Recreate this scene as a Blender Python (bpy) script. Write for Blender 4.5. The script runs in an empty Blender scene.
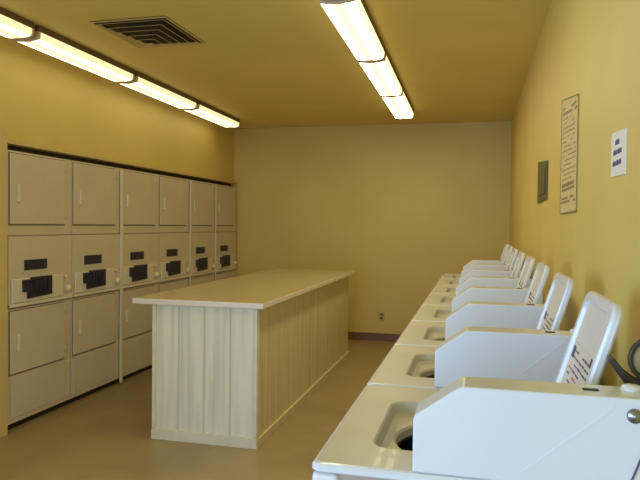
import bpy, bmesh, math, random
from mathutils import Vector, Matrix
random.seed(7)
S = bpy.context.scene
COL = S.collection

# ------------------------------------------------------------ camera
HC = 1.5768
cam_d = bpy.data.cameras.new('camera')
cam_d.sensor_fit = 'HORIZONTAL'; cam_d.sensor_width = 36.0
cam_d.lens = 627.58 / 640 * 36.0
cam_d.clip_start = 0.05
cam = bpy.data.objects.new('camera', cam_d); COL.objects.link(cam)
YAW, PITCH, ROLL = 0.2437, -0.0238, 0.0112
cam.matrix_world = (Matrix.Translation((0, 0, HC)) @ Matrix.Rotation(YAW, 4, 'Z')
                    @ Matrix.Rotation(math.pi/2 + PITCH, 4, 'X') @ Matrix.Rotation(ROLL, 4, 'Z'))
S.camera = cam

# ------------------------------------------------------------ world, daylight, exposure
w = bpy.data.worlds.new('sky'); S.world = w; w.use_nodes = True
bg = w.node_tree.nodes['Background']
bg.inputs[0].default_value = (0.62, 0.78, 1.0, 1); bg.inputs[1].default_value = 1.5
S.view_settings.view_transform = 'Standard'; S.view_settings.look = 'None'
S.view_settings.gamma = 1; S.view_settings.use_curve_mapping = False
S.view_settings.exposure = 0.18
DAY = bpy.data.lights.new('daylight', 'AREA'); DAY.shape = 'RECTANGLE'
DAY.size = 2.3; DAY.size_y = 2.0; DAY.energy = 100; DAY.color = (0.35, 0.56, 1.0)
dl = bpy.data.objects.new('daylight_through_entrance', DAY); COL.objects.link(dl)
dl.location = (-0.95, -4.85, 1.2); dl.rotation_euler = (math.radians(90), 0, 0)
D2 = DAY.copy(); D2.size = 2.7; D2.size_y = 2.1; D2.energy = 150
dl2 = bpy.data.objects.new('daylight_through_side_window', D2); COL.objects.link(dl2)  # lamp for an assumed, unseen side window, added for the washer sides
dl2.location = (-3.55, -1.2, 1.45); dl2.rotation_euler = (math.radians(90), 0, math.radians(-90))
TUBE = 15.0          # strength of the fluorescent lenses

# ------------------------------------------------------------ materials
def mat(name, col, rough=.5, metal=0., noise=0., nscale=6., col2=None, bump=0., bscale=60., emit=None, estr=0., spec=.5, coat=0.):
    m = bpy.data.materials.new(name); m.use_nodes = True
    nt = m.node_tree; b = nt.nodes['Principled BSDF']
    b.inputs['Base Color'].default_value = (*col, 1)
    b.inputs['Roughness'].default_value = rough; b.inputs['Metallic'].default_value = metal
    b.inputs['Specular IOR Level'].default_value = spec
    b.inputs['Coat Weight'].default_value = coat
    tc = nt.nodes.new('ShaderNodeTexCoord')
    if noise or col2:
        n = nt.nodes.new('ShaderNodeTexNoise'); n.inputs['Scale'].default_value = nscale
        n.inputs['Detail'].default_value = 5
        r = nt.nodes.new('ShaderNodeMix'); r.data_type = 'RGBA'
        c2 = col2 if col2 else tuple(c*(1-noise) for c in col)
        r.inputs[6].default_value = (*col, 1); r.inputs[7].default_value = (*c2, 1)
        rr = nt.nodes.new('ShaderNodeMapRange'); rr.inputs[1].default_value = .38; rr.inputs[2].default_value = .65
        nt.links.new(tc.outputs['Object'], n.inputs['Vector']); nt.links.new(n.outputs[0], rr.inputs[0])
        nt.links.new(rr.outputs[0], r.inputs[0]); nt.links.new(r.outputs[2], b.inputs['Base Color'])
    if bump:
        n2 = nt.nodes.new('ShaderNodeTexNoise'); n2.inputs['Scale'].default_value = bscale
        bp = nt.nodes.new('ShaderNodeBump'); bp.inputs['Strength'].default_value = bump; bp.inputs['Distance'].default_value = .01
        nt.links.new(tc.outputs['Object'], n2.inputs['Vector']); nt.links.new(n2.outputs[0], bp.inputs['Height'])
        nt.links.new(bp.outputs[0], b.inputs['Normal'])
    if emit:
        b.inputs['Emission Color'].default_value = (*emit, 1); b.inputs['Emission Strength'].default_value = estr
    return m

def planks(name, col, col2, width, axis):
    """painted boards: vertical grooves every `width` along an axis, streaky worn paint"""
    m = mat(name, col, .45)
    nt = m.node_tree; b = nt.nodes['Principled BSDF']; N = nt.nodes.new; L = nt.links.new
    tc = N('ShaderNodeTexCoord'); sp = N('ShaderNodeSeparateXYZ'); L(tc.outputs['Object'], sp.inputs[0])
    dv = N('ShaderNodeMath'); dv.operation = 'DIVIDE'; dv.inputs[1].default_value = width; L(sp.outputs[axis], dv.inputs[0])
    fr = N('ShaderNodeMath'); fr.operation = 'FRACT'; L(dv.outputs[0], fr.inputs[0])
    pp = N('ShaderNodeMath'); pp.operation = 'PINGPONG'; pp.inputs[1].default_value = .5; L(fr.outputs[0], pp.inputs[0])
    gr = N('ShaderNodeMapRange'); gr.inputs[1].default_value = 0.0; gr.inputs[2].default_value = .045; L(pp.outputs[0], gr.inputs[0])
    mp = N('ShaderNodeMapping'); mp.inputs['Scale'].default_value = (22, 22, 1.1); L(tc.outputs['Object'], mp.inputs[0])
    ns = N('ShaderNodeTexNoise'); ns.inputs['Scale'].default_value = 1.0; ns.inputs['Detail'].default_value = 6; L(mp.outputs[0], ns.inputs['Vector'])
    rr = N('ShaderNodeMapRange'); rr.inputs[1].default_value = .4; rr.inputs[2].default_value = .7; L(ns.outputs[0], rr.inputs[0])
    mx = N('ShaderNodeMix'); mx.data_type = 'RGBA'; mx.inputs[6].default_value = (*col, 1); mx.inputs[7].default_value = (*col2, 1); L(rr.outputs[0], mx.inputs[0])
    m2 = N('ShaderNodeMix'); m2.data_type = 'RGBA'; m2.inputs[6].default_value = (*[c*.82 for c in col2], 1)
    L(gr.outputs[0], m2.inputs[0]); L(mx.outputs[2], m2.inputs[7]); L(m2.outputs[2], b.inputs['Base Color'])
    bp = N('ShaderNodeBump'); bp.inputs['Strength'].default_value = .5; bp.inputs['Distance'].default_value = .006
    L(gr.outputs[0], bp.inputs['Height']); L(bp.outputs[0], b.inputs['Normal'])
    return m

def blockwall(name, col, col2, uaxis):
    m = mat(name, col, .55)
    nt = m.node_tree; b = nt.nodes['Principled BSDF']; N = nt.nodes.new; L = nt.links.new
    tc = N('ShaderNodeTexCoord'); sp = N('ShaderNodeSeparateXYZ'); L(tc.outputs['Object'], sp.inputs[0])
    cb = N('ShaderNodeCombineXYZ'); L(sp.outputs[uaxis], cb.inputs[0]); L(sp.outputs[2], cb.inputs[1])
    br = N('ShaderNodeTexBrick'); br.inputs['Scale'].default_value = 1
    br.inputs['Brick Width'].default_value = .42; br.inputs['Row Height'].default_value = .21; br.inputs['Mortar Size'].default_value = .006
    br.inputs['Mortar Smooth'].default_value = 1.0
    L(cb.outputs[0], br.inputs['Vector'])
    ns = N('ShaderNodeTexNoise'); ns.inputs['Scale'].default_value = 1.3; ns.inputs['Detail'].default_value = 6; L(tc.outputs['Object'], ns.inputs['Vector'])
    rr = N('ShaderNodeMapRange'); rr.inputs[1].default_value = .35; rr.inputs[2].default_value = .7; L(ns.outputs[0], rr.inputs[0])
    mx = N('ShaderNodeMix'); mx.data_type = 'RGBA'; mx.inputs[6].default_value = (*col, 1); mx.inputs[7].default_value = (*col2, 1)
    L(rr.outputs[0], mx.inputs[0]); L(mx.outputs[2], b.inputs['Base Color'])
    iv = N('ShaderNodeMath'); iv.operation = 'SUBTRACT'; iv.inputs[0].default_value = 1; L(br.outputs['Fac'], iv.inputs[1])
    bp = N('ShaderNodeBump'); bp.inputs['Strength'].default_value = .05; bp.inputs['Distance'].default_value = .004
    L(iv.outputs[0], bp.inputs['Height']); L(bp.outputs[0], b.inputs['Normal'])
    return m

YEL, YEL2 = (0.72, 0.545, 0.155), (0.67, 0.50, 0.135)
M = {
 'wall_x': blockwall('painted_block_side', YEL, YEL2, 1),
 'wall_y': blockwall('painted_block_end', YEL, YEL2, 0),
 'ceiling': mat('ceiling_paint', (.84, .67, .21), .5, noise=.06, nscale=1.5),
 'floor': mat('vinyl_floor', (.41, .29, .13), .33, noise=.16, nscale=2.2, bump=.05, bscale=25),
 'base': mat('brown_vinyl_baseboard', (.20, .095, .045), .4),
 'trim': mat('yellow_trim_paint', (.68, .52, .20), .5, noise=.06),
 'dryer': mat('dryer_enamel', (.66, .56, .40), .38, noise=.05, nscale=3),
 'gap': mat('door_gap_shadow_rubber', (.20, .16, .09), .6),
 'dryer_dark': mat('dryer_gap', (.03, .022, .015), .6),
 'dryer_light': mat('dryer_bright_trim', (.74, .66, .50), .3),
 'black': mat('black_plastic', (.012, .012, .018), .35, col2=(.03, .03, .06), nscale=30),
 'cream': mat('cream_metal', (.78, .69, .48), .35),
 'laminate': mat('table_laminate', (.53, .43, .22), .25, noise=.05, nscale=3),
 'laminate_edge': mat('table_edge', (.84, .72, .56), .3),
 'plank_x': planks('boards_front', (.86, .80, .58), (.70, .64, .45), .20, 0),  # same boards as the side, paler: daylight on the front painted in
 'plank_y': planks('boards_side', (.74, .62, .33), (.64, .52, .26), .135, 1),  # shaded copy of the front boards, the shade is in the colour
 'board': mat('painted_board', (.80, .72, .50), .45, noise=.1, nscale=8),
 'enamel': mat('washer_white_enamel', (.78, .79, .80), .22, noise=.025, nscale=3, coat=.2),
 'deckmat': mat('washer_worn_top_enamel', (.57, .525, .435), .42, noise=.08, nscale=4, coat=.05),  # white enamel made tan: warm ceiling light put into the colour
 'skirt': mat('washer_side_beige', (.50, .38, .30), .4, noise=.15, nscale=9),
 'tub': mat('tub_dark_steel', (.05, .035, .035), .35, metal=.5),
 'agit': mat('agitator_plastic', (.22, .17, .22), .35),
 'chrome': mat('chrome', (.75, .75, .78), .12, metal=1),
 'steel': mat('dark_polished_steel', (.32, .33, .36), .25, metal=1),
 'lidin': mat('lid_inner_enamel', (.74, .69, .60), .35),
 'ink': mat('printed_ink', (.10, .09, .14), .6),
 'faded': mat('faded_brown_ink', (.24, .19, .07), .6),
 'red_ink': mat('printed_red_ink', (.55, .16, .14), .6),
 'labelpaper': mat('label_paper', (.78, .70, .62), .5, noise=.08, nscale=40),
 'hose': mat('brown_black_rubber', (.045, .03, .018), .45, noise=.3, nscale=12),
 'olive_tan': mat('olive_tan_disc', (.30, .22, .09), .5, noise=.2, nscale=20),
 'paper': mat('white_paper', (.86, .78, .66), .7),
 'paper_yel': mat('aged_paper', (.68, .53, .24), .7, noise=.05, nscale=20),
 'olive': mat('olive_plate', (.13, .10, .025), .5, noise=.4, nscale=5),
 'housing': mat('fixture_housing', (.16, .10, .04), .5),  # metal housing coloured dark, shade of its unlit side painted in
 'endcap': mat('fixture_end_cap', (.72, .60, .38), .5),
 'lens': mat('fluorescent_lens', (.9, .85, .7), .4, emit=(1.0, .93, .60), estr=TUBE),
 'lens_aged': mat('fluorescent_lens_aged', (.9, .85, .7), .4, emit=(1.0, .93, .66), estr=TUBE*.18),
 'lens_aged_mid': mat('fluorescent_lens_aged_middle', (.9, .82, .6), .4, emit=(1.0, .84, .48), estr=TUBE*.055),
 'lens_mid': mat('fluorescent_lens_middle', (.9, .82, .6), .4, emit=(1.0, .86, .45), estr=TUBE*.09),
 'vent': mat('vent_tan_metal', (.62, .47, .20), .45),
 'ventdark': mat('vent_dark_throat', (.02, .014, .008), .7),
 'outlet': mat('outlet_plate', (.55, .42, .18), .4),
 'glass_frame': mat('aluminium_frame', (.5, .5, .5), .3, metal=.8),
}

# ------------------------------------------------------------ mesh helpers
def box(bm, x0, x1, y0, y1, z0, z1, mi=0, bev=0., seg=2):
    vs = [bm.verts.new((x, y, z)) for x in (x0, x1) for y in (y0, y1) for z in (z0, z1)]
    f = [(0, 1, 3, 2), (4, 6, 7, 5), (0, 4, 5, 1), (2, 3, 7, 6), (0, 2, 6, 4), (1, 5, 7, 3)]
    fs = [bm.faces.new([vs[i] for i in q]) for q in f]
    for q in fs: q.material_index = mi
    if bev:
        es = list({e for q in fs for e in q.edges})
        r = bmesh.ops.bevel(bm, geom=es, offset=bev, segments=seg, affect='EDGES', profile=.5)
        for q in r['faces']: q.material_index = mi
    return fs

def prism(bm, pts, a, b, axis, mi=0, bev=0.):
    """polygon pts (2-D) extruded along axis from a to b; axis 1: pts are (x,z); axis 0: (y,z); axis 2: (x,y)"""
    def P(p, t):
        return {0: (t, p[0], p[1]), 1: (p[0], t, p[1]), 2: (p[0], p[1], t)}[axis]
    A = [bm.verts.new(P(p, a)) for p in pts]; B = [bm.verts.new(P(p, b)) for p in pts]
    fs = [bm.faces.new(A), bm.faces.new(B[::-1])]
    n = len(pts)
    for i in range(n): fs.append(bm.faces.new((A[i], B[i], B[(i+1) % n], A[(i+1) % n])))
    for q in fs: q.material_index = mi
    bmesh.ops.recalc_face_normals(bm, faces=fs)
    if bev:
        es = list({e for q in fs for e in q.edges})
        r = bmesh.ops.bevel(bm, geom=es, offset=bev, segments=3, affect='EDGES', profile=.5)
        for q in r['faces']: q.material_index = mi
    return fs

def cyl(bm, p0, p1, r0, r1=None, n=20, mi=0, caps=True):
    r1 = r0 if r1 is None else r1
    p0 = Vector(p0); p1 = Vector(p1); d = (p1-p0).normalized()
    u = d.orthogonal().normalized(); v = d.cross(u)
    A = []; B = []
    for i in range(n):
        t = 2*math.pi*i/n; o = u*math.cos(t)+v*math.sin(t)
        A.append(bm.verts.new(p0+o*r0)); B.append(bm.verts.new(p1+o*r1))
    fs = [bm.faces.new((A[i], A[(i+1) % n], B[(i+1) % n], B[i])) for i in range(n)]
    if caps: fs += [bm.faces.new(A[::-1]), bm.faces.new(B)]
    for q in fs: q.material_index = mi; q.smooth = True
    return fs

def lathe(bm, c, d, prof, n=24, mi=0):
    """profile of (distance along d, radius) from point c"""
    c = Vector(c); d = Vector(d).normalized(); u = d.orthogonal().normalized(); v = d.cross(u)
    rings = []
    for t, r in prof:
        if r < 1e-6: rings.append([bm.verts.new(c+d*t)])
        else: rings.append([bm.verts.new(c+d*t+(u*math.cos(2*math.pi*i/n)+v*math.sin(2*math.pi*i/n))*r) for i in range(n)])
    for A, B in zip(rings, rings[1:]):
        for i in range(n):
            j = (i+1) % n
            if len(A) == 1 and len(B) == 1: continue
            if len(A) == 1: q = bm.faces.new((A[0], B[i], B[j]))
            elif len(B) == 1: q = bm.faces.new((A[i], A[j], B[0]))
            else: q = bm.faces.new((A[i], A[j], B[j], B[i]))
            q.material_index = mi; q.smooth = True

def tube(bm, pts, r, n=12, mi=0):
    pts = [Vector(p) for p in pts]; rings = []
    up = None
    for i, p in enumerate(pts):
        d = (pts[min(i+1, len(pts)-1)]-pts[max(i-1, 0)]).normalized()
        u = d.orthogonal().normalized() if up is None else (up-d*up.dot(d)).normalized()
        up = u; v = d.cross(u)
        rings.append([bm.verts.new(p+(u*math.cos(2*math.pi*k/n)+v*math.sin(2*math.pi*k/n))*r) for k in range(n)])
    for A, B in zip(rings, rings[1:]):
        for k in range(n):
            q = bm.faces.new((A[k], A[(k+1) % n], B[(k+1) % n], B[k])); q.smooth = True; q.material_index = mi
    for q in (bm.faces.new(rings[0][::-1]), bm.faces.new(rings[-1])): q.material_index = mi

def loop(x0, x1, y0, y1, r, m=9):
    """rounded rectangle as 4*m points"""
    P = []
    for k, (cx, cy) in enumerate(((x1-r, y1-r), (x0+r, y1-r), (x0+r, y0+r), (x1-r, y0+r))):
        for i in range(m):
            t = math.pi/2*(k + (i+.5)/m if r > .1 and abs((x1-x0)-2*r) < 1e-5 else k + i/(m-1))
            P.append((cx+r*math.cos(t), cy+r*math.sin(t)))
    return P

def loft(bm, rings, mis=0, cap0=False, cap1=False, smooth=False):
    R = [[bm.verts.new(p) for p in r] for r in rings]
    n = len(R[0])
    fs = []
    for a, (A, B) in enumerate(zip(R, R[1:])):
        for i in range(n):
            q = bm.faces.new((A[i], A[(i+1) % n], B[(i+1) % n], B[i])); q.smooth = smooth
            q.material_index = mis[a] if isinstance(mis, (list, tuple)) else mis
            fs.append(q)
    if cap0: q = bm.faces.new(R[0][::-1]); q.material_index = mis[0] if isinstance(mis, (list, tuple)) else mis; fs.append(q)
    if cap1: q = bm.faces.new(R[-1]); q.material_index = mis[-1] if isinstance(mis, (list, tuple)) else mis; fs.append(q)
    return fs

def obj(name, bm, mats, parent=None, recalc=True, shade=None):
    if recalc: bmesh.ops.recalc_face_normals(bm, faces=bm.faces[:])
    me = bpy.data.meshes.new(name); bm.to_mesh(me); bm.free()
    for m in (mats if isinstance(mats, (list, tuple)) else [mats]): me.materials.append(M[m])
    o = bpy.data.objects.new(name, me); COL.objects.link(o)
    if parent is not None: o.parent = parent
    if shade:
        for p in me.polygons: p.use_smooth = True
        me.set_sharp_from_angle(angle=math.radians(shade))
    return o

def thing(name, label, cat, loc=(0, 0, 0), rz=0, group=None):
    o = bpy.data.objects.new(name, None); COL.objects.link(o)
    o.location = loc; o.rotation_euler = (0, 0, rz); o.empty_display_size = .1
    return tag(o, label, cat, group)

def tag(o, label, cat, group=None):
    o['label'] = label; o['category'] = cat
    if group: o['group'] = group
    return o

def struct(name, bm, mats, parent=None):
    o = obj(name, bm, mats, parent)
    if parent is None: o['kind'] = 'structure'
    return o

def dup(root, loc, label):
    def cp(o, par):
        c = o.copy(); COL.objects.link(c); c.parent = par
        for ch in kids[o]: cp(ch, c)
        return c
    kids = {}
    def walk(o):
        kids[o] = list(o.children)
        for ch in kids[o]: walk(ch)
    walk(root)
    r = cp(root, None); r.location = loc; r['label'] = label
    return r

B = bmesh.new
def bx(*a, **k):
    bm = B(); box(bm, *a, **k); return bm

# ------------------------------------------------------------ room
XL, XR, YB, YF, H = -3.405, 0.42, 8.51, -5.0, 2.949
FX = -3.35
D0, DW, DT = 3.93, 0.757, 2.125          # dryers
DY1 = D0 + 6*DW
struct('floor', bx(XL-1.2, XR+.2, YF-.2, YB+.2, -.15, 0), 'floor')
struct('ceiling', bx(XL-1.2, XR+.2, YF-.2, YB+.2, H, H+.15), 'ceiling')
struct('wall_right', bx(XR, XR+.2, YF, YB+.2, 0, H), 'wall_x')
struct('wall_back', bx(XL-1.2, XR, YB, YB+.2, 0, H), 'wall_y')
bm = B()                                    # left wall with the niche the dryers stand in
box(bm, XL-.2, XL, YF, -2.6, 0, H)          # assumed, unseen window opening beside the camera, added for its daylight
box(bm, XL-.2, XL, -2.6, .2, 2.55, H)
box(bm, XL-.2, XL, -2.6, .2, 0, .35)
box(bm, XL-.2, XL, .2, D0-.012, 0, H)
box(bm, XL-.2, XL, D0-.012, DY1+.012, DT+.028, H)
box(bm, XL-.2, XL, DY1+.012, YB, 0, H)
box(bm, XL-1.2, XL-1.0, 2.0, YB, 0, H)
struct('wall_left', bm, 'wall_x')
bm = B()                                    # front wall (behind the camera) with the wide glazed entrance
for a in ((XL-1.2, -2.25, 0, H), (.3, XR, 0, H), (-2.25, .3, 2.3, H)):
    box(bm, a[0], a[1], YF-.2, YF, a[2], a[3])
struct('wall_front', bm, 'wall_y')
bm = B()
box(bm, XL-.15, XL-.09, -2.6, -2.54, .35, 2.55); box(bm, XL-.15, XL-.09, 0.14, .2, .35, 2.55)
box(bm, XL-.15, XL-.09, -2.54, .14, .35, .41); box(bm, XL-.15, XL-.09, -2.54, .14, 2.49, 2.55)
struct('window_1', bm, 'glass_frame')
bm = B()
box(bm, -2.25, -2.19, YF-.13, YF-.07, 0, 2.3); box(bm, .24, .3, YF-.13, YF-.07, 0, 2.3)
box(bm, -2.19, .24, YF-.13, YF-.07, 2.24, 2.3); box(bm, -1.005, -.945, YF-.13, YF-.07, 0, 2.24)
struct('door_1', bm, 'glass_frame')
struct('baseboard_back', bx(XL, XR, YB-.012, YB, 0, .105), 'base')
struct('trim_1', bx(XL, FX+.012, D0-.12, D0-.012, 0, DT+.13, bev=.003), 'trim')     # upright beside the first dryer
struct('trim_2', bx(XL, FX+.006, D0-.012, YB-.013, DT+.028, DT+.055), 'trim')

# ------------------------------------------------------------ stacked dryers
def make_dryer():
    t = thing('stacked_dryer', '', 'dryer', (FX, D0, 0), 0, 'stacked dryers built into the left wall')
    g = .004
    bm = B()
    box(bm, -.8, -.022, g, DW-g, .062, DT-.018)                     # cabinet body
    box(bm, -.03, -.004, g, DW-g, 1.475, DT-.02, bev=.002)          # upper face frame
    box(bm, -.03, -.004, g, DW-g, .062, .925, bev=.002)             # lower face frame
    obj('cabinet', bm, 'dryer', t)
    obj('kick_recess', bx(-.8, -.06, g, DW-g, 0, .062), 'dryer_dark', t)  # near-black block, painted shade of the space under the dryer
    def door(z0, z1, hz):
        bm = B()
        box(bm, -.004, .008, .022, .655, z0, z1, bev=.004)
        d = obj('door', bm, 'dryer', t)
        bm = B(); box(bm, -.0045, -.001, .014, .663, z0-.012, z1+.006); obj('door_gap', bm, 'gap', d)  # dark strip stands in for the shade in the gap round the door
        bm = B(); box(bm, .008, .020, .09, .12, hz-.065, hz+.065, bev=.005)
        obj('handle', bm, 'dryer_light', d)
        for zz in (z0+.07, z1-.07):
            bm = B(); cyl(bm, (.004, .662, zz-.03), (.004, .662, zz+.03), .006, n=10); obj('hinge', bm, 'dryer', d)
    door(1.56, 2.085, 1.79); door(.435, .905, .66)
    bm = B(); box(bm, -.004, .002, .03, DW-.03, .10, .40, bev=.002); obj('lower_panel', bm, 'dryer', t)
    obj('control_panel', bx(-.022, .004, g, DW-g, .955, 1.465, bev=.002), 'dryer', t)
    bm = B(); box(bm, -.002, .022, .012, DW-.012, .935, .962, bev=.004); obj('ledge', bm, 'dryer_light', t)
    bm = B()
    box(bm, .004, .010, .17, .43, 1.205, 1.285, bev=.002)
    for k in range(4): box(bm, .010, .0125, .19+.058*k, .23+.058*k, 1.217, 1.273)
    obj('display', bm, 'black', t)
    cb = obj('coin_box', bx(.004, .020, .03, .62, .965, 1.145, bev=.005), 'dryer_light', t)
    bm = B()
    prism(bm, [(.13, 1.135), (.22, 1.135), (.22, 1.15), (.46, 1.15), (.46, 1.0), (.18, .99), (.18, 1.04), (.13, 1.045)], .020, .034, 0)
    for k in range(5): box(bm, .034, .039, .20+.05*k, .225+.05*k, 1.03, 1.13)
    obj('coin_slide', bm, 'black', cb)
    bm = B(); lathe(bm, (.004, .690, 1.02), (1, 0, 0), [(0, .030), (.02, .030), (.03, .024), (.034, 0)]); obj('lock', bm, 'cream', t)
    bm = B(); cyl(bm, (.004, .665, 1.12), (.02, .665, 1.12), .012, n=12); obj('button', bm, 'dryer_light', t)
    return t
labels = ['beige stacked dryer nearest the camera, against the yellow wall trim',
          'beige stacked dryer second from the near end of the row',
          'beige stacked dryer third from the near end, its lower door partly behind the table',
          'beige stacked dryer fourth from the near end, mostly above the table top',
          'beige stacked dryer second from the back wall corner',
          'beige stacked dryer in the corner at the back wall end of the row']
dry = make_dryer(); dry['label'] = labels[0]
for k in range(1, 6): dup(dry, (FX, D0+k*DW, 0), labels[k])
for nm, yy, wd in (('vertical_trim_strip', D0+2*DW, .05), ('vertical_trim_strip', D0+4*DW, .045), ('vertical_trim_strip', D0+5*DW, .02)):
    pass
for k, wd, lab in ((2, .042, 'pale metal strip between the second and third dryers, widest of the three'),
                   (4, .036, 'pale metal strip between the fourth and fifth dryers'),
                   (5, .016, 'thin pale metal strip between the two dryers nearest the back wall')):
    yy = D0+k*DW
    o = obj('metal_trim_strip', bx(FX+.005, FX+.019, yy-wd/2, yy+wd/2, .02, DT-.03, bev=.002), 'dryer_light')
    tag(o, lab, 'trim strip', 'pale strips between dryers')
struct('trim_3', bx(XL-.70, XL-.03, D0, DY1, DT-.012, DT+.026), 'dryer_dark')  # dark filler painted as the shade in the gap above the dryers

# ------------------------------------------------------------ folding table (island)
t = thing('folding_table', 'long board-sided laundry folding table with beige laminate top', 'table', (-1.875, 4.13, 0))
Lb = 3.29; hx = .405
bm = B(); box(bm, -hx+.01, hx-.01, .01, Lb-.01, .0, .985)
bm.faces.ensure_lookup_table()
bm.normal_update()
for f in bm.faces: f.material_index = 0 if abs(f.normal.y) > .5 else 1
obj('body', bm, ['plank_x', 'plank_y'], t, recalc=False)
bm = B(); box(bm, -hx-.003, hx+.003, -.006, .012, 0, .075, bev=.003); obj('base_board', bm, 'board', t)
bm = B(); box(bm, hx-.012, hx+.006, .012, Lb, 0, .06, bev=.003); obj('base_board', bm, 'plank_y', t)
for x in (-hx, hx-.03):
    obj('corner_trim', bx(x, x+.03, -.002, .02, .076, .985, bev=.004), 'board', t)
obj('corner_trim', bx(hx-.01, hx+.002, .021, .045, .061, .985, bev=.003), 'board', t)
bm = B(); box(bm, -.545, .46, -.04, Lb+.06, .99, 1.032, mi=1, bev=.006); 
bm.normal_update()
for f in bm.faces: f.material_index = 0 if f.normal.z > .9 else 1
obj('table_top', bm, ['laminate', 'laminate_edge'], t)

# ------------------------------------------------------------ washers
ZD, WX0, WW, W0 = 1.072, -.335, .70, 1.28
def make_washer():
    """local origin: floor, front edge, near side; +x towards the wall, +y away from the camera"""
    t = thing('washing_machine', '', 'washing machine', (WX0, W0, 0), 0, 'top loading washers along the right wall')
    D = .735; g = .69
    obj('plinth', bx(.05, D-.02, .02, g-.02, 0, .13), 'base', t)
    bm = B()
    lo, li = loop(.012, D-.01, .012, g-.012, .01), loop(.024, D-.022, .024, g-.024, .006)
    loft(bm, [[(x, y, zz) for x, y in l] for l, zz in ((li, .14), (lo, .13), (lo, ZD-.021), (li, ZD-.021), (li, .14))])
    box(bm, .024, D-.022, .024, g-.024, .15, .16)
    obj('cabinet', bm, 'skirt', t)
    bm = B(); box(bm, .002, .062, .003, g-.003, .13, ZD-.021, bev=.012, seg=3); obj('front_panel', bm, 'enamel', t)
    # top with a sunken well and a round tub opening
    z = ZD; cx, cy = .30, .325
    rr = []
    def R(l, zz): rr.append([(x, y, zz) for x, y in l])
    R(loop(.004, D-.004, .004, g-.004, .02), z-.020)
    R(loop(.0, D, .0, g, .022), z-.016)
    R(loop(.0, D, .0, g, .022), z-.008)
    R(loop(.004, D-.004, .004, g-.004, .020), z-.002)
    R(loop(.010, D-.010, .010, g-.010, .018), z)
    R(loop(.108, .545, .128, .525, .045), z)
    R(loop(.113, .540, .133, .520, .045), z-.004)
    R(loop(.122, .531, .142, .511, .045), z-.026)
    R(loop(.135, .518, .155, .498, .045), z-.034)
    R(loop(cx-.162, cx+.162, cy-.162, cy+.162, .162), z-.036)
    R(loop(cx-.156, cx+.156, cy-.156, cy+.156, .156), z-.042)
    R(loop(cx-.154, cx+.154, cy-.154, cy+.154, .154), z-.060)
    bm = B(); loft(bm, rr, [1, 1, 1, 1]+[0]*7)
    obj('top_deck', bm, ['deckmat', 'enamel'], t)
    bm = B()
    prof = [(-.061, .20), (-.063, .157), (-.075, .157), (-.09, .20), (-.42, .20), (-.44, .05), (-.44, 0)]
    lathe(bm, (cx, cy, z), (0, 0, 1), prof, n=36); tb = obj('tub', bm, 'tub', t)
    bm = B()
    lathe(bm, (cx, cy, z), (0, 0, 1), [(-.130, .198), (-.125, .175), (-.145, .172), (-.155, .198)], n=36); obj('tub_ring', bm, 'agit', tb)
    bm = B()
    lathe(bm, (cx, cy, z-.43), (0, 0, 1), [(0, .15), (.03, .13), (.06, .06), (.12, .042), (.30, .036), (.33, .028), (.335, 0)], n=24)
    for k in range(4):
        a = k*math.pi/2+.4; dx, dy = math.cos(a), math.sin(a)
        prism(bm, [(cx+dx*.03-dy*.006, cy+dy*.03+dx*.006), (cx+dx*.13-dy*.004, cy+dy*.13+dx*.004),
                   (cx+dx*.13+dy*.004, cy+dy*.13-dx*.004), (cx+dx*.03+dy*.006, cy+dy*.03-dx*.006)], z-.40, z-.27, 2)
    obj('agitator', bm, 'agit', t)
    # coin meter housing along the near side of the top
    x0 = .216; bm = B()
    prism(bm, [(x0, z+.001), (.672, z+.001), (.672, z+.184), (x0+.10, z+.184), (x0+.086, z+.178), (x0+.003, z+.118), (x0, z+.108)], .003, .100, 1, bev=.004)
    cb = obj('coin_meter_housing', bm, 'enamel', t)
    bm = B(); lathe(bm, (.630, .003, z+.152), (0, -1, 0), [(0, .014), (.004, .014), (.008, .0125), (.009, .007), (.011, .006), (.011, 0)], n=24)
    obj('lock', bm, 'steel', cb)
    bm = B()
    pts = []
    for i in range(14):
        a = i/13*2*math.pi
    box(bm, .545, .575, .045, .057, z+.184, z+.1865, bev=.001); obj('coin_slot', bm, 'black', cb)
    bm = B(); lathe(bm, (.640, .075, z+.184), (0, 0, 1), [(0, .020), (.004, .020), (.009, .016), (.011, .008), (.011, 0)], n=20); obj('cap', bm, 'enamel', cb)
    bm = B(); prism(bm, [(.617, z+.004), (.6205, z+.004), (.655, z+.100), (.6515, z+.102)], .0005, .004, 1); obj('seam', bm, 'ink', cb)
    bm = B(); prism(bm, [(.425, z+.022), (.430, z+.018), (.600, z+.164), (.596, z+.168)], .0022, .004, 1); obj('crease', bm, 'enamel', cb)  # raised strip shaped as a streak of reflected light on the housing
    # open lid, leaning back towards the wall
    lw, lh = .36, .345
    rr = []
    def Q(m_, xx, r):
        rr.append([(xx, y, zz) for y, zz in loop(-lw/2+m_, lw/2-m_, m_, lh-m_, r)])
    Q(.004, .022, .040); Q(.0, .017, .045); Q(.0, .006, .045); Q(.004, .0, .040)
    Q(.026, .0, .03); Q(.032, .010, .03)
    bm = B(); loft(bm, rr, [0, 0, 0, 0, 0], cap0=True)
    f = bm.faces.new([v for v in bm.verts[-36:]]) if False else None
    ld = obj('lid', bm, 'enamel', t, shade=30)
    bm = B(); prism(bm, loop(-lw/2+.031, lw/2-.031, .031, lh-.031, .03), .009, .013, 0); obj('inner_panel', bm, 'lidin', ld)
    bm = B(); box(bm, .0075, .009, -.135, .135, .045, .205)
    rnd = random.Random(3)
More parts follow.
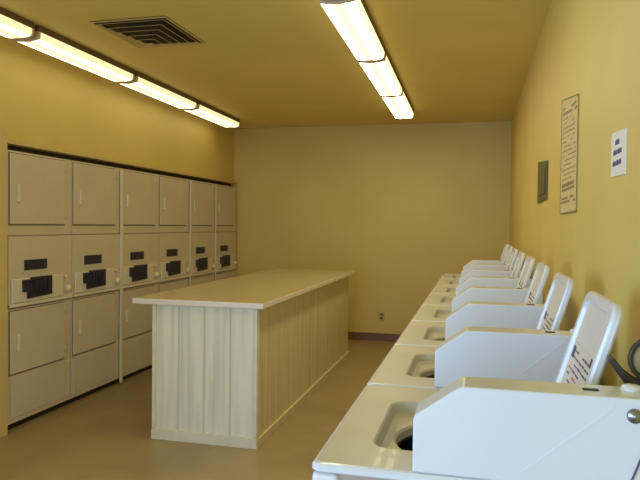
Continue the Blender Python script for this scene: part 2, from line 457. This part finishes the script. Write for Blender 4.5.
    for r_ in range(9):
        zz = .06+.0155*r_; yy = -.128
        while yy < .10:
            l = rnd.uniform(.012, .05)
            if rnd.random() < .8: box(bm, .0066, .0075, yy, min(yy+l, .128), zz, zz+rnd.uniform(.003, .006), mi=1 if rnd.random() < .7 else 2)
            yy += l+.010
    box(bm, .0064, .0075, -.130, -.105, .19, .205, mi=1); box(bm, .0064, .0075, .095, .122, .165, .195, mi=1); box(bm, .0064, .0075, -.03, 0., .045, .058, mi=1)
    obj('instruction_label', bm, ['labelpaper', 'ink', 'red_ink'], ld)
    for s in (-1, 1):
        bm = B(); cyl(bm, (.02, s*.13-.02, -.004), (.02, s*.13+.02, -.004), .007, n=12); obj('hinge', bm, 'chrome', ld)
    ld.location = (.530, .365, z+.011); ld.rotation_euler = (0, math.radians(17), 0)
    return t
wl = ['white top loading washer nearest the camera, round tub opening and chrome lock in view',
      'white top loading washer directly behind the nearest one, lid open',
      'white top loading washer third from the camera, lid leaning back',
      'white top loading washer fourth from the camera in the right hand row',
      'white top loading washer fifth from the camera in the right hand row',
      'white top loading washer third from the far end of the row',
      'white top loading washer next to last at the far end of the row',
      'farthest white top loading washer, the last one before the back wall']
ws = make_washer(); ws['label'] = wl[0]
for k in range(1, 8): dup(ws, (WX0, W0+k*WW, 0), wl[k])

# dark hose hanging on the wall by the nearest washer
hz = thing('water_valve', 'dark round valve and bracket on right wall behind the nearest washer lid', 'valve', (0, 0, 0))
bm = B(); c0 = (.362, 1.446, 1.304)
tube(bm, [(c0[0]+.045*math.cos(a), c0[1]-.020, c0[2]+.045*math.sin(a)) for a in [2*math.pi*q/32 for q in range(33)]], .0048, n=10)
obj('wheel_rim', bm, 'hose', hz)
bm = B(); lathe(bm, (c0[0], 1.436, c0[2]), (0, -1, 0), [(-.02, .043), (.006, .043), (.010, .036), (.010, 0)], n=32)
obj('valve_face', bm, 'olive_tan', hz)
bm = B()
prism(bm, [(.276, 1.297), (.3415, 1.205), (.419, 1.205), (.419, 1.262), (.352, 1.254), (.330, 1.262), (.308, 1.278), (.284, 1.306)], 1.430, 1.456, 1, bev=.003)
obj('bracket', bm, 'hose', hz)
bm = B(); cyl(bm, (.362, 1.446, 1.304), (.4195, 1.446, 1.304), .016); obj('pipe', bm, 'hose', hz)
bm = B(); lathe(bm, (.350, 1.430, 1.262), (0, -1, 0), [(0, .009), (.004, .009), (.007, .006), (.007, 0)], n=12); obj('screw', bm, 'steel', hz)

# ------------------------------------------------------------ fluorescent fixtures
def make_fixture(lens):
    t = thing('fluorescent_fixture', '', 'ceiling light')
    Lf = 1.29; hw = .115; zb = 2.845; z1 = H
    bm = B(); box(bm, -hw, hw, .0, Lf, z1-.045, z1-.001, bev=.003); obj('housing', bm, 'housing', t)
    # wraparound lens: shallow rounded trough, brighter under each tube
    bm = B(); prof = []
    for i in range(13):
        a = math.pi*i/12
        prof.append((-math.cos(a)*(hw-.004), z1-.046-(z1-.046-zb)*math.sin(a)**.28))
    for i in range(12):
        A, C_ = prof[i], prof[i+1]
        vs = [bm.verts.new((A[0], .022, A[1])), bm.verts.new((C_[0], .022, C_[1])), bm.verts.new((C_[0], Lf-.022, C_[1])), bm.verts.new((A[0], Lf-.022, A[1]))]
        f = bm.faces.new(vs); xm = abs((A[0]+C_[0])/2); f.material_index = 1 if (xm < .02 or xm > .098) else 0
    bmesh.ops.remove_doubles(bm, verts=bm.verts[:], dist=1e-5)
    obj('lens', bm, lens, t)
    for y0 in (0, Lf-.022):
        bm = B(); prism(bm, [(-hw, z1-.046)]+[(x*1.02, z-.002) for x, z in prof[1:-1]]+[(hw, z1-.046)], y0, y0+.021, 1)
        obj('end_cap', bm, 'endcap', t)
    return t
fl = make_fixture(['lens', 'lens_mid'])
fl['group'] = 'fluorescent fixtures of the right row'
fr = ['largest fluorescent ceiling fixture in view in the right row, at the top picture edge', 'middle fluorescent ceiling fixture of the right row', 'fluorescent ceiling fixture of the right row nearest the back wall']
lf = ['fluorescent fixture at the left wall cut off by the left picture edge', 'second fluorescent fixture from the left picture edge, above the first dryers',
      'third fluorescent fixture from the left picture edge, above the middle dryers', 'fluorescent fixture above the last dryers in the back left corner']
ang = math.radians(.8)
for k in range(-1, 3):  # first one is out of view, added to light the near half
    o = fl if k == 0 else dup(fl, (0, 0, 0), '')
    o['label'] = fr[k] if k >= 0 else ['fluorescent fixture of the right row, overhead just before the picture edge', 'fluorescent fixture of the right row, overhead beside the camera'][-k-1]; yy = 3.52+k*1.335
    o.location = (-.795-(yy-3.5)*math.tan(ang), yy, 0); o.rotation_euler = (0, 0, ang)
fa = make_fixture(['lens_aged', 'lens_aged_mid'])
for k in range(4):
    o = fa if k == 0 else dup(fa, (0, 0, 0), lf[k])
    o['label'] = lf[k]; o['group'] = 'fluorescent fixtures of the left row'
    yy = 2.46+k*1.335
    o.location = (-3.14+(7.7-yy)*.0125, yy, 0); o.rotation_euler = (0, 0, .0125)

# ------------------------------------------------------------ ceiling vent
t = thing('ceiling_vent', 'square louvred air vent on the ceiling beside the left lights', 'air vent', (-2.30, 4.12, H), 0)
t.scale = (1, 1.1, 1)
def ring(bm, s0, z0, s1, z1, th=.003):
    sq = lambda s, z: [(s, s, z), (-s, s, z), (-s, -s, z), (s, -s, z)]
    loft(bm, [sq(s0, z0), sq(s1, z1), sq(s1, z1+th), sq(s0, z0+th), sq(s0, z0)])
bm = B(); box(bm, -.285, .285, -.285, .285, -.004, -.001); obj('throat', bm, 'ventdark', t)  # near-black plate stands in for the unlit duct behind the louvres
bm = B(); ring(bm, .285, -.004, .268, -.008, .003); obj('frame', bm, 'vent', t)
for k in range(5):
    s = .262-.046*k
    bm = B(); ring(bm, s, -.018-.015*k, s-.020, -.008-.015*k, .002); obj('louvre', bm, 'vent', t)
bm = B(); box(bm, -.035, .035, -.035, .035, -.094, -.088, bev=.002); box(bm, -.004, .004, -.004, .004, -.088, -.004, mi=1); obj('centre_plate', bm, ['vent', 'ventdark'], t)

# ------------------------------------------------------------ notices on the right wall
def wall_quad(bm, c, x0, x1, mi=0):
    """c: four (y,z) corners far-top, near-top, near-bottom, far-bottom"""
    prism(bm, c, x0, x1, 0, mi=mi)
t = thing('notice_sheet', 'small white paper notice with three dark lines, right end of wall', 'notice')
bm = B(); wall_quad(bm, [(2.19, 1.880), (1.985, 1.868), (1.985, 1.735), (2.19, 1.742)], XR-.003, XR-.0005); obj('paper', bm, 'paper', t)
bm = B()
for zz, segs in ((1.842, ((2.125, 2.07),)), (1.812, ((2.15, 2.10), (2.093, 2.035))), (1.778, ((2.155, 2.12), (2.113, 2.075), (2.068, 2.04)))):
    for a, b in segs:
        n = 5
        for i in range(n):
            ya = a+(b-a)*i/n; yb = ya+(b-a)/n*.72
            box(bm, XR-.0045, XR-.003, min(ya, yb), max(ya, yb), zz-.007, zz+.006+(i % 2)*.003)
obj('printed_lines', bm, 'ink', t)
t = thing('instruction_poster', 'tall narrow framed sheet of small print beside the olive plate', 'poster')
P = dict(y0=3.40, y1=2.90)
bm = B(); wall_quad(bm, [(3.42, 2.225), (2.89, 2.150), (2.89, 1.650), (3.42, 1.648)], XR-.004, XR-.0005); obj('paper', bm, 'paper_yel', t)
bm = B()
c = [(3.42, 2.225), (2.89, 2.150), (2.89, 1.650), (3.42, 1.648)]
for i in range(4):
    a, b = c[i], c[(i+1) % 4]; d = Vector((b[0]-a[0], b[1]-a[1])).normalized(); n_ = Vector((-d.y, d.x))*.0028
    wall_quad(bm, [(a[0]+n_.x, a[1]+n_.y), (b[0]+n_.x, b[1]+n_.y), (b[0]-n_.x, b[1]-n_.y), (a[0]-n_.x, a[1]-n_.y)], XR-.006, XR-.004)
obj('border', bm, 'faded', t)
bm = B(); rnd = random.Random(5)
def words(za, tilt, bold):
    yy = 3.37
    while yy > 2.97:
        l = rnd.uniform(.03, .09)
        if rnd.random() < .85:
            box(bm, XR-.0055, XR-.004, max(yy-l, 2.93), yy, za-(3.42-yy)*tilt, za-(3.42-yy)*tilt+bold)
        yy -= l+.02
for k in range(17): words(2.165-.0235*k, .1*(1-k/17), .0035 if k > 1 else .010)
lo_bm = bm; bm = B()
for k in range(2): words(1.775-.02*k, 0, .012)
for k in range(2): words(1.715-.018*k, 0, .010)
obj('bold_print', bm, 'faded', t); obj('small_print', lo_bm, 'faded', t)
t = thing('wall_plate', 'small olive metal plate on right wall left of the tall poster', 'plate')
bm = B(); wall_quad(bm, [(4.62, 2.030), (4.05, 1.985), (4.05, 1.752), (4.62, 1.745)], XR-.010, XR-.0005); obj('plate', bm, 'olive', t)
bm = B(); box(bm, XR-.016, XR-.010, 4.12, 4.50, 1.79, 1.95, bev=.002); obj('raised_panel', bm, 'olive', t)
t = thing('outlet', 'small wall outlet low on the back wall above the baseboard', 'outlet', (-1.235, YB, .34))
bm = B(); box(bm, -.04, .04, -.007, -.0005, -.06, .06, bev=.002); pl = obj('cover_plate', bm, 'outlet', t)
for zz in (-.026, .026):
    bm = B(); box(bm, -.016, .016, -.010, -.007, zz-.014, zz+.014, bev=.001); obj('socket', bm, 'olive', t)
